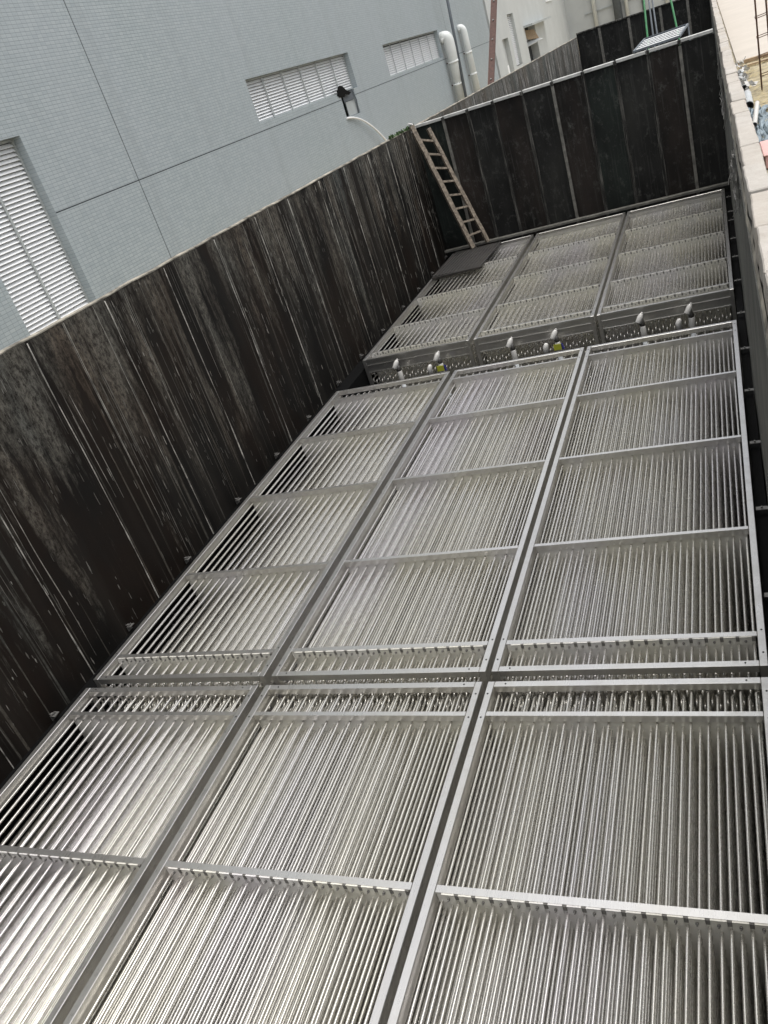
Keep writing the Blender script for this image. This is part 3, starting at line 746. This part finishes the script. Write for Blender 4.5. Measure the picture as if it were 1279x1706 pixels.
for (a, b, c, d) in op2:
    x0, x1 = BX+.05, BX-.35
    mb.quad((x0,a,c),(x1,a,c),(x1,a,d),(x0,a,d)); mb.quad((x0,b,c),(x0,b,d),(x1,b,d),(x1,b,c)); mb.quad((x0,a,d),(x1,a,d),(x1,b,d),(x0,b,d))
mb.box(BX-14, BX-.36, 36.35, 60, LZ+.002, 12.0)
mb.quad((BX+.05,36.35,LZ),(BX+.05,36.35,12),(BX-.36,36.35,12),(BX-.36,36.35,LZ))
loc_2(mb.build('wall', M['bld2'])).parent = b2
q = op2[1]; w = loc_2(MB().box(BX-.16, BX-.08, q[0], q[0]+.06, q[2], q[3]).box(BX-.16, BX-.08, q[1]-.06, q[1], q[2], q[3]).build('louvre_window', M['louvre_frame'])); w.parent = b2
me = MB().beam((0, -.68, 0), (0, .68, 0), .085, .008, Vector((.62, 0, .78))).mesh('slat', M['louvre'])
z = q[2]+.05
while z < q[3]-.03: inst('slat', me, w, (BX-.1, 41.15, z)); z += .075
q = op2[0]; w = loc_2(MB().box(BX-.2, BX-.15, q[0]+.01, q[1]-.01, q[2], q[3]-.01).build('door', M['bld2'])); w.parent = b2
MB().box(BX-.148, BX-.12, q[0]+.2, q[1]-.2, q[2]+.12, q[2]+.5).build('door_panel', M['louvre'], w)
q = op2[2]; w = loc_2(MB().box(BX-.36, BX-.34, q[0], q[1], q[2], q[3]).build('opening', M['inside'])); w.parent = b2
MB().beam((BX-.2, 44.5, 2.75), (BX+.12, 46.9, 2.6), .5, .03, Vector((1, 0, .4))).build('tilted_sheet', M['timber'], w)
MB().beam((BX-.2, 44.4, 2.28), (BX+.25, 47.0, 2.36), .35, .03, Vector((.6, 0, 1))).build('tilted_sheet', M['bld2'], w)
MB().beam((BX-.1, 44.3, 2.5), (BX+.1, 47.1, 2.45), .05, .05).build('crossbar', M['conduit'], w)
can = loc_2(MB().box(BX+.05, BX+.5, 44.0, 50.5, 3.06, 3.16).build('canopy', M['louvre_frame'])); can.parent = b2
for yy, zz in ((52.5, 3.9),):
    w = loc_2(MB().box(BX+.051, BX+.09, yy, yy+2.4, zz, zz+1.6).build('louvre_window', M['louvre'])); w.parent = b2
# end wing that closes the view, facing the viewer
b3 = empty('end_building', (0, 60, LZ)); tag(b3, 'pale end building with downpipes above the far pit wall', 'building')
MB().box(BX+.05, 2.35, 0, 12, 0, 9).build('wall', M['bld2'], b3)
for x, r, mt in ((-4.15, .13, 'duct'), (-2.75, .25, 'conduit'), (-2.2, .12, 'duct'), (-1.2, .09, 'conduit'), (.2, .12, 'duct'), (1.2, .14, 'conduit')):
    MB().tube([(x, -r-.05, 0), (x, -r-.05, 9)], r, 12).build('downpipe', M[mt], b3)
for z in (1.15, 2.2):
    MB().box(-4.8, 2.2, -.06, -.004, z, z+.05).build('ledge', M['louvre_frame'], b3)

# ------------------------------------------------------------------ things on top of the partition
rk = empty('wire_rack', (1.7, 12.5, 2.36)); tag(rk, 'grey wire rack resting on top of the steel partition', 'rack')
C = [Vector(p)-Vector((1.7, 12.5, 2.36)) for p in ((1.30, 12.42, 2.425), (2.02, 12.44, 2.435), (2.14, 13.85, 2.50), (1.43, 13.55, 2.50))]
fr = MB()
for i in range(4): fr.beam(C[i], C[(i+1) % 4], .03, .03)
fr.build('frame', M['conduit'], rk)
me = None
for k in range(1, 6):
    t = k/6; MB().beam(C[0].lerp(C[3], t), C[1].lerp(C[2], t), .11, .008).build('slat', M['louvre'], rk)
for k in range(1, 9):
    t = k/9; MB().tube([C[0].lerp(C[1], t)+Vector((0,0,-.012)), C[3].lerp(C[2], t)+Vector((0,0,-.012))], .006, 5).build('wire', M['conduit'], rk)
for a_ in (2, 3):
    MB().tube([C[a_], C[a_]+Vector((0.02, .1, -1.5))], .014, 6).build('prop', M['conduit'], rk)
for i, (p, q_, lab) in enumerate([((1.29, 13.75, PZ), (1.50, 13.75, 3.35), 'green pole standing behind the partition, left end of the rack'),
                            ((2.3, 14.4, PZ), (1.86, 14.4, 3.4), 'green pole standing behind the partition, right end of the rack')]):
    o = MB().tube([(0, 0, 0), Vector(q_)-Vector(p)], .016, 8).build('green_pole', M['green'], None, p); tag(o, lab, 'pole', 'green poles behind the partition')
for i, (p, q_) in enumerate([((1.50, 14.0, PZ), (1.56, 14.0, 3.6)), ((1.66, 14.1, PZ), (1.60, 14.1, 3.6))]):
    o = MB().tube([(0, 0, 0), Vector(q_)-Vector(p)], .016, 6).build('grey_rod', M['conduit'], None, p)
    tag(o, 'thin grey rod standing behind the rack, between the green poles', 'rod', 'grey rods behind the rack')

# torn plastic film on the lip of the right wall, moss at the left corner
def film(y, n, ln, label):
    mb = MB()
    for q in range(n):
        yy = random.uniform(-.12, .12); z = random.uniform(-.05, .0); x = random.uniform(-.012, .0)
        a = Vector((x, yy, z)); w = random.uniform(.006, .02); d = Vector((random.uniform(-.05, -.005), random.uniform(-.05, .05), -ln*random.uniform(.3, 1)))
        p = [a+d*(t/5)+Vector((random.uniform(-.02, .01), random.uniform(-.02, .02), 0)) for t in range(6)]
        for t in range(5):
            w1 = Vector((.003, w*(1-t/6), 0)); w2 = Vector((.003, w*(1-(t+1)/6), 0))
            mb.quad(p[t]-w1, p[t]+w1, p[t+1]+w2, p[t+1]-w2, True)
    o = mb.build('torn_film', M['plastic'], None, (2.572, y, 2.19)); tag(o, label, 'plastic film', 'shreds of film on the right wall')
for y, n_, ln, lab in ((7.6, 16, .55, 'frayed pale plastic film on the right wall near the partition'), (3.0, 16, .22, 'crumpled shred of plastic film on the wall beside the tarp'),
                   (2.45, 18, .30, 'lowest shred of plastic film hanging on the right wall'), (10.6, 14, .5, 'frayed film at the top corner of partition and right wall')):
    film(y, n_, ln, lab)
ms = MB()
for q in range(140):
    y = 11.0+random.random()*1.5; z = ragged_top(0, y)+.01; x = -2.70-.05*random.random(); r = .02+.05*random.random()
    a = random.uniform(0, 6.28); d = Vector((math.cos(a)*.5, math.sin(a)*.5, .9))*r
    s_ = Vector((-math.sin(a), math.cos(a), 0))*r*.35
    ms.quad(Vector((x,y,z))-s_, Vector((x,y,z))+s_, Vector((x,y,z))+d+s_*.4, Vector((x,y,z))+d-s_*.4)
tag(ms.build('moss', M['moss']), 'green moss and weeds on the left wall top at the corner', 'moss', kind='stuff')

# ------------------------------------------------------------------ building site to the right of the block wall
st = MB()
for q in range(5200):
    x = 2.76+random.random()**1.3*2.2; y = 3.4+random.random()*7.4; a = random.gauss(0.15, .6); l = .05+.13*random.random()
    d = Vector((math.cos(a), math.sin(a), random.uniform(-.08, .12)))*l; s_ = Vector((-math.sin(a), math.cos(a), 0))*.004
    p = Vector((x, y, GZ+.008+.02*random.random()))
    st.quad(p-s_, p+s_, p+d+s_, p+d-s_)
tag(st.build('straw', M['straw']), 'loose dry straw spread over the sandy ground right of the wall', 'straw', kind='stuff')
for i, (y, z, w, lab) in enumerate([(11.05, .05, .10, 'upper timber plank lying along the cream slab edge'), (10.45, .035, .08, 'lower timber plank lying on the straw by the slab')]):
    o = MB().box(0, 3.2, -w/2, w/2, 0, z).build('timber_plank', M['timber'], None, (2.80, y, GZ+.005)); o.rotation_euler = (0, 0, math.radians(-1.5+4*i)); tag(o, lab, 'plank')
cg = empty('rebar_cage', (3.02, 7.75, GZ)); tag(cg, 'rusty rebar column cage standing on the straw', 'rebar cage')
for sx in (-1, 1):
    for sy in (-1, 1):
        MB().tube([(sx*.055, sy*.055, -.02), (sx*.055+.01, sy*.055, 1.6), (sx*.055, sy*.055, 2.8)], .008, 6).build('bar', M['rebar'], cg)
for k in range(13):
    z = .16+.2*k; w = .063; MB().tube([(-w,-w,z),(w,-w,z+.01),(w,w,z+.02),(-w,w,z+.01),(-w,-w,z)], .0045, 5).build('stirrup', M['rebar'], cg)
tp = MB(); nn = 14
for i in range(nn):
    for j in range(nn):
        P = lambda i, j: (2.73+.21*i/nn*(1+.2*math.sin(j)), 4.35+2.0*j/nn, GZ+.02+.05*(noise.noise(Vector((i*.7, j*.6, 2)))+.5)+.01*math.sin(j*2.1))
        tp.quad(P(i,j), P(i+1,j), P(i+1,j+1), P(i,j+1), True)
o = tp.build('crumpled_tarp', M['tarp']); tag(o, 'crumpled blue grey tarp lying beside the white blocks', 'tarp')
sol = o.modifiers.new('thickness', 'SOLIDIFY'); sol.thickness = .004
def offcut(p, q_, r, mat, lab):
    mb = MB(); a = Vector(p); b = Vector(q_); d = b-a
    mb.tube([Vector((0,0,0)), d], r, 14, False); mb.tube([d, Vector((0,0,0))], r*.82, 14, False)
    o = mb.build('pipe_offcut', mat, None, p); tag(o, lab, 'pipe', 'pipe offcuts on the ground'); return o
offcut((2.835, 5.85, GZ+.15), (2.765, 4.9, GZ+.11), .022, M['pvc'], 'thin white pipe offcut lying on the blue grey tarp')
offcut((2.79, 7.35, GZ+.06), (2.775, 6.35, GZ+.07), .048, M['greypipe'], 'grey pipe offcut between the block wall and the straw, nearer one')
offcut((2.795, 9.5, GZ+.06), (2.785, 7.8, GZ+.06), .050, M['greypipe'], 'grey pipe offcut beside crumpled film, farther one')
cr = MB()
for q in range(60):
    p = Vector((2.80+random.uniform(-.06, .06), random.uniform(7.2, 10.0), GZ+.10+.06*random.random()))
    d1 = Vector((random.uniform(-.05, .05), random.uniform(-.12, .12), random.uniform(-.03, .05))); d2 = Vector((random.uniform(-.05, .05), random.uniform(-.08, .08), random.uniform(-.03, .05)))
    cr.quad(p, p+d1, p+d1+d2, p+d2)
tag(cr.build('crumpled_film', M['plastic']), 'crumpled silvery film strewn over the farther grey pipe', 'plastic film', kind='stuff')
bx = MB().box(-.09, .09, -.28, .28, 0, .09).box(-.10, .10, -.29, .29, .0901, .105).build('pink_box', M['pink'], None, (2.86, 3.72, GZ+.01)); bevel(bx.data, .006); tag(bx, 'flat pink plastic box on the ground behind the white blocks', 'box')
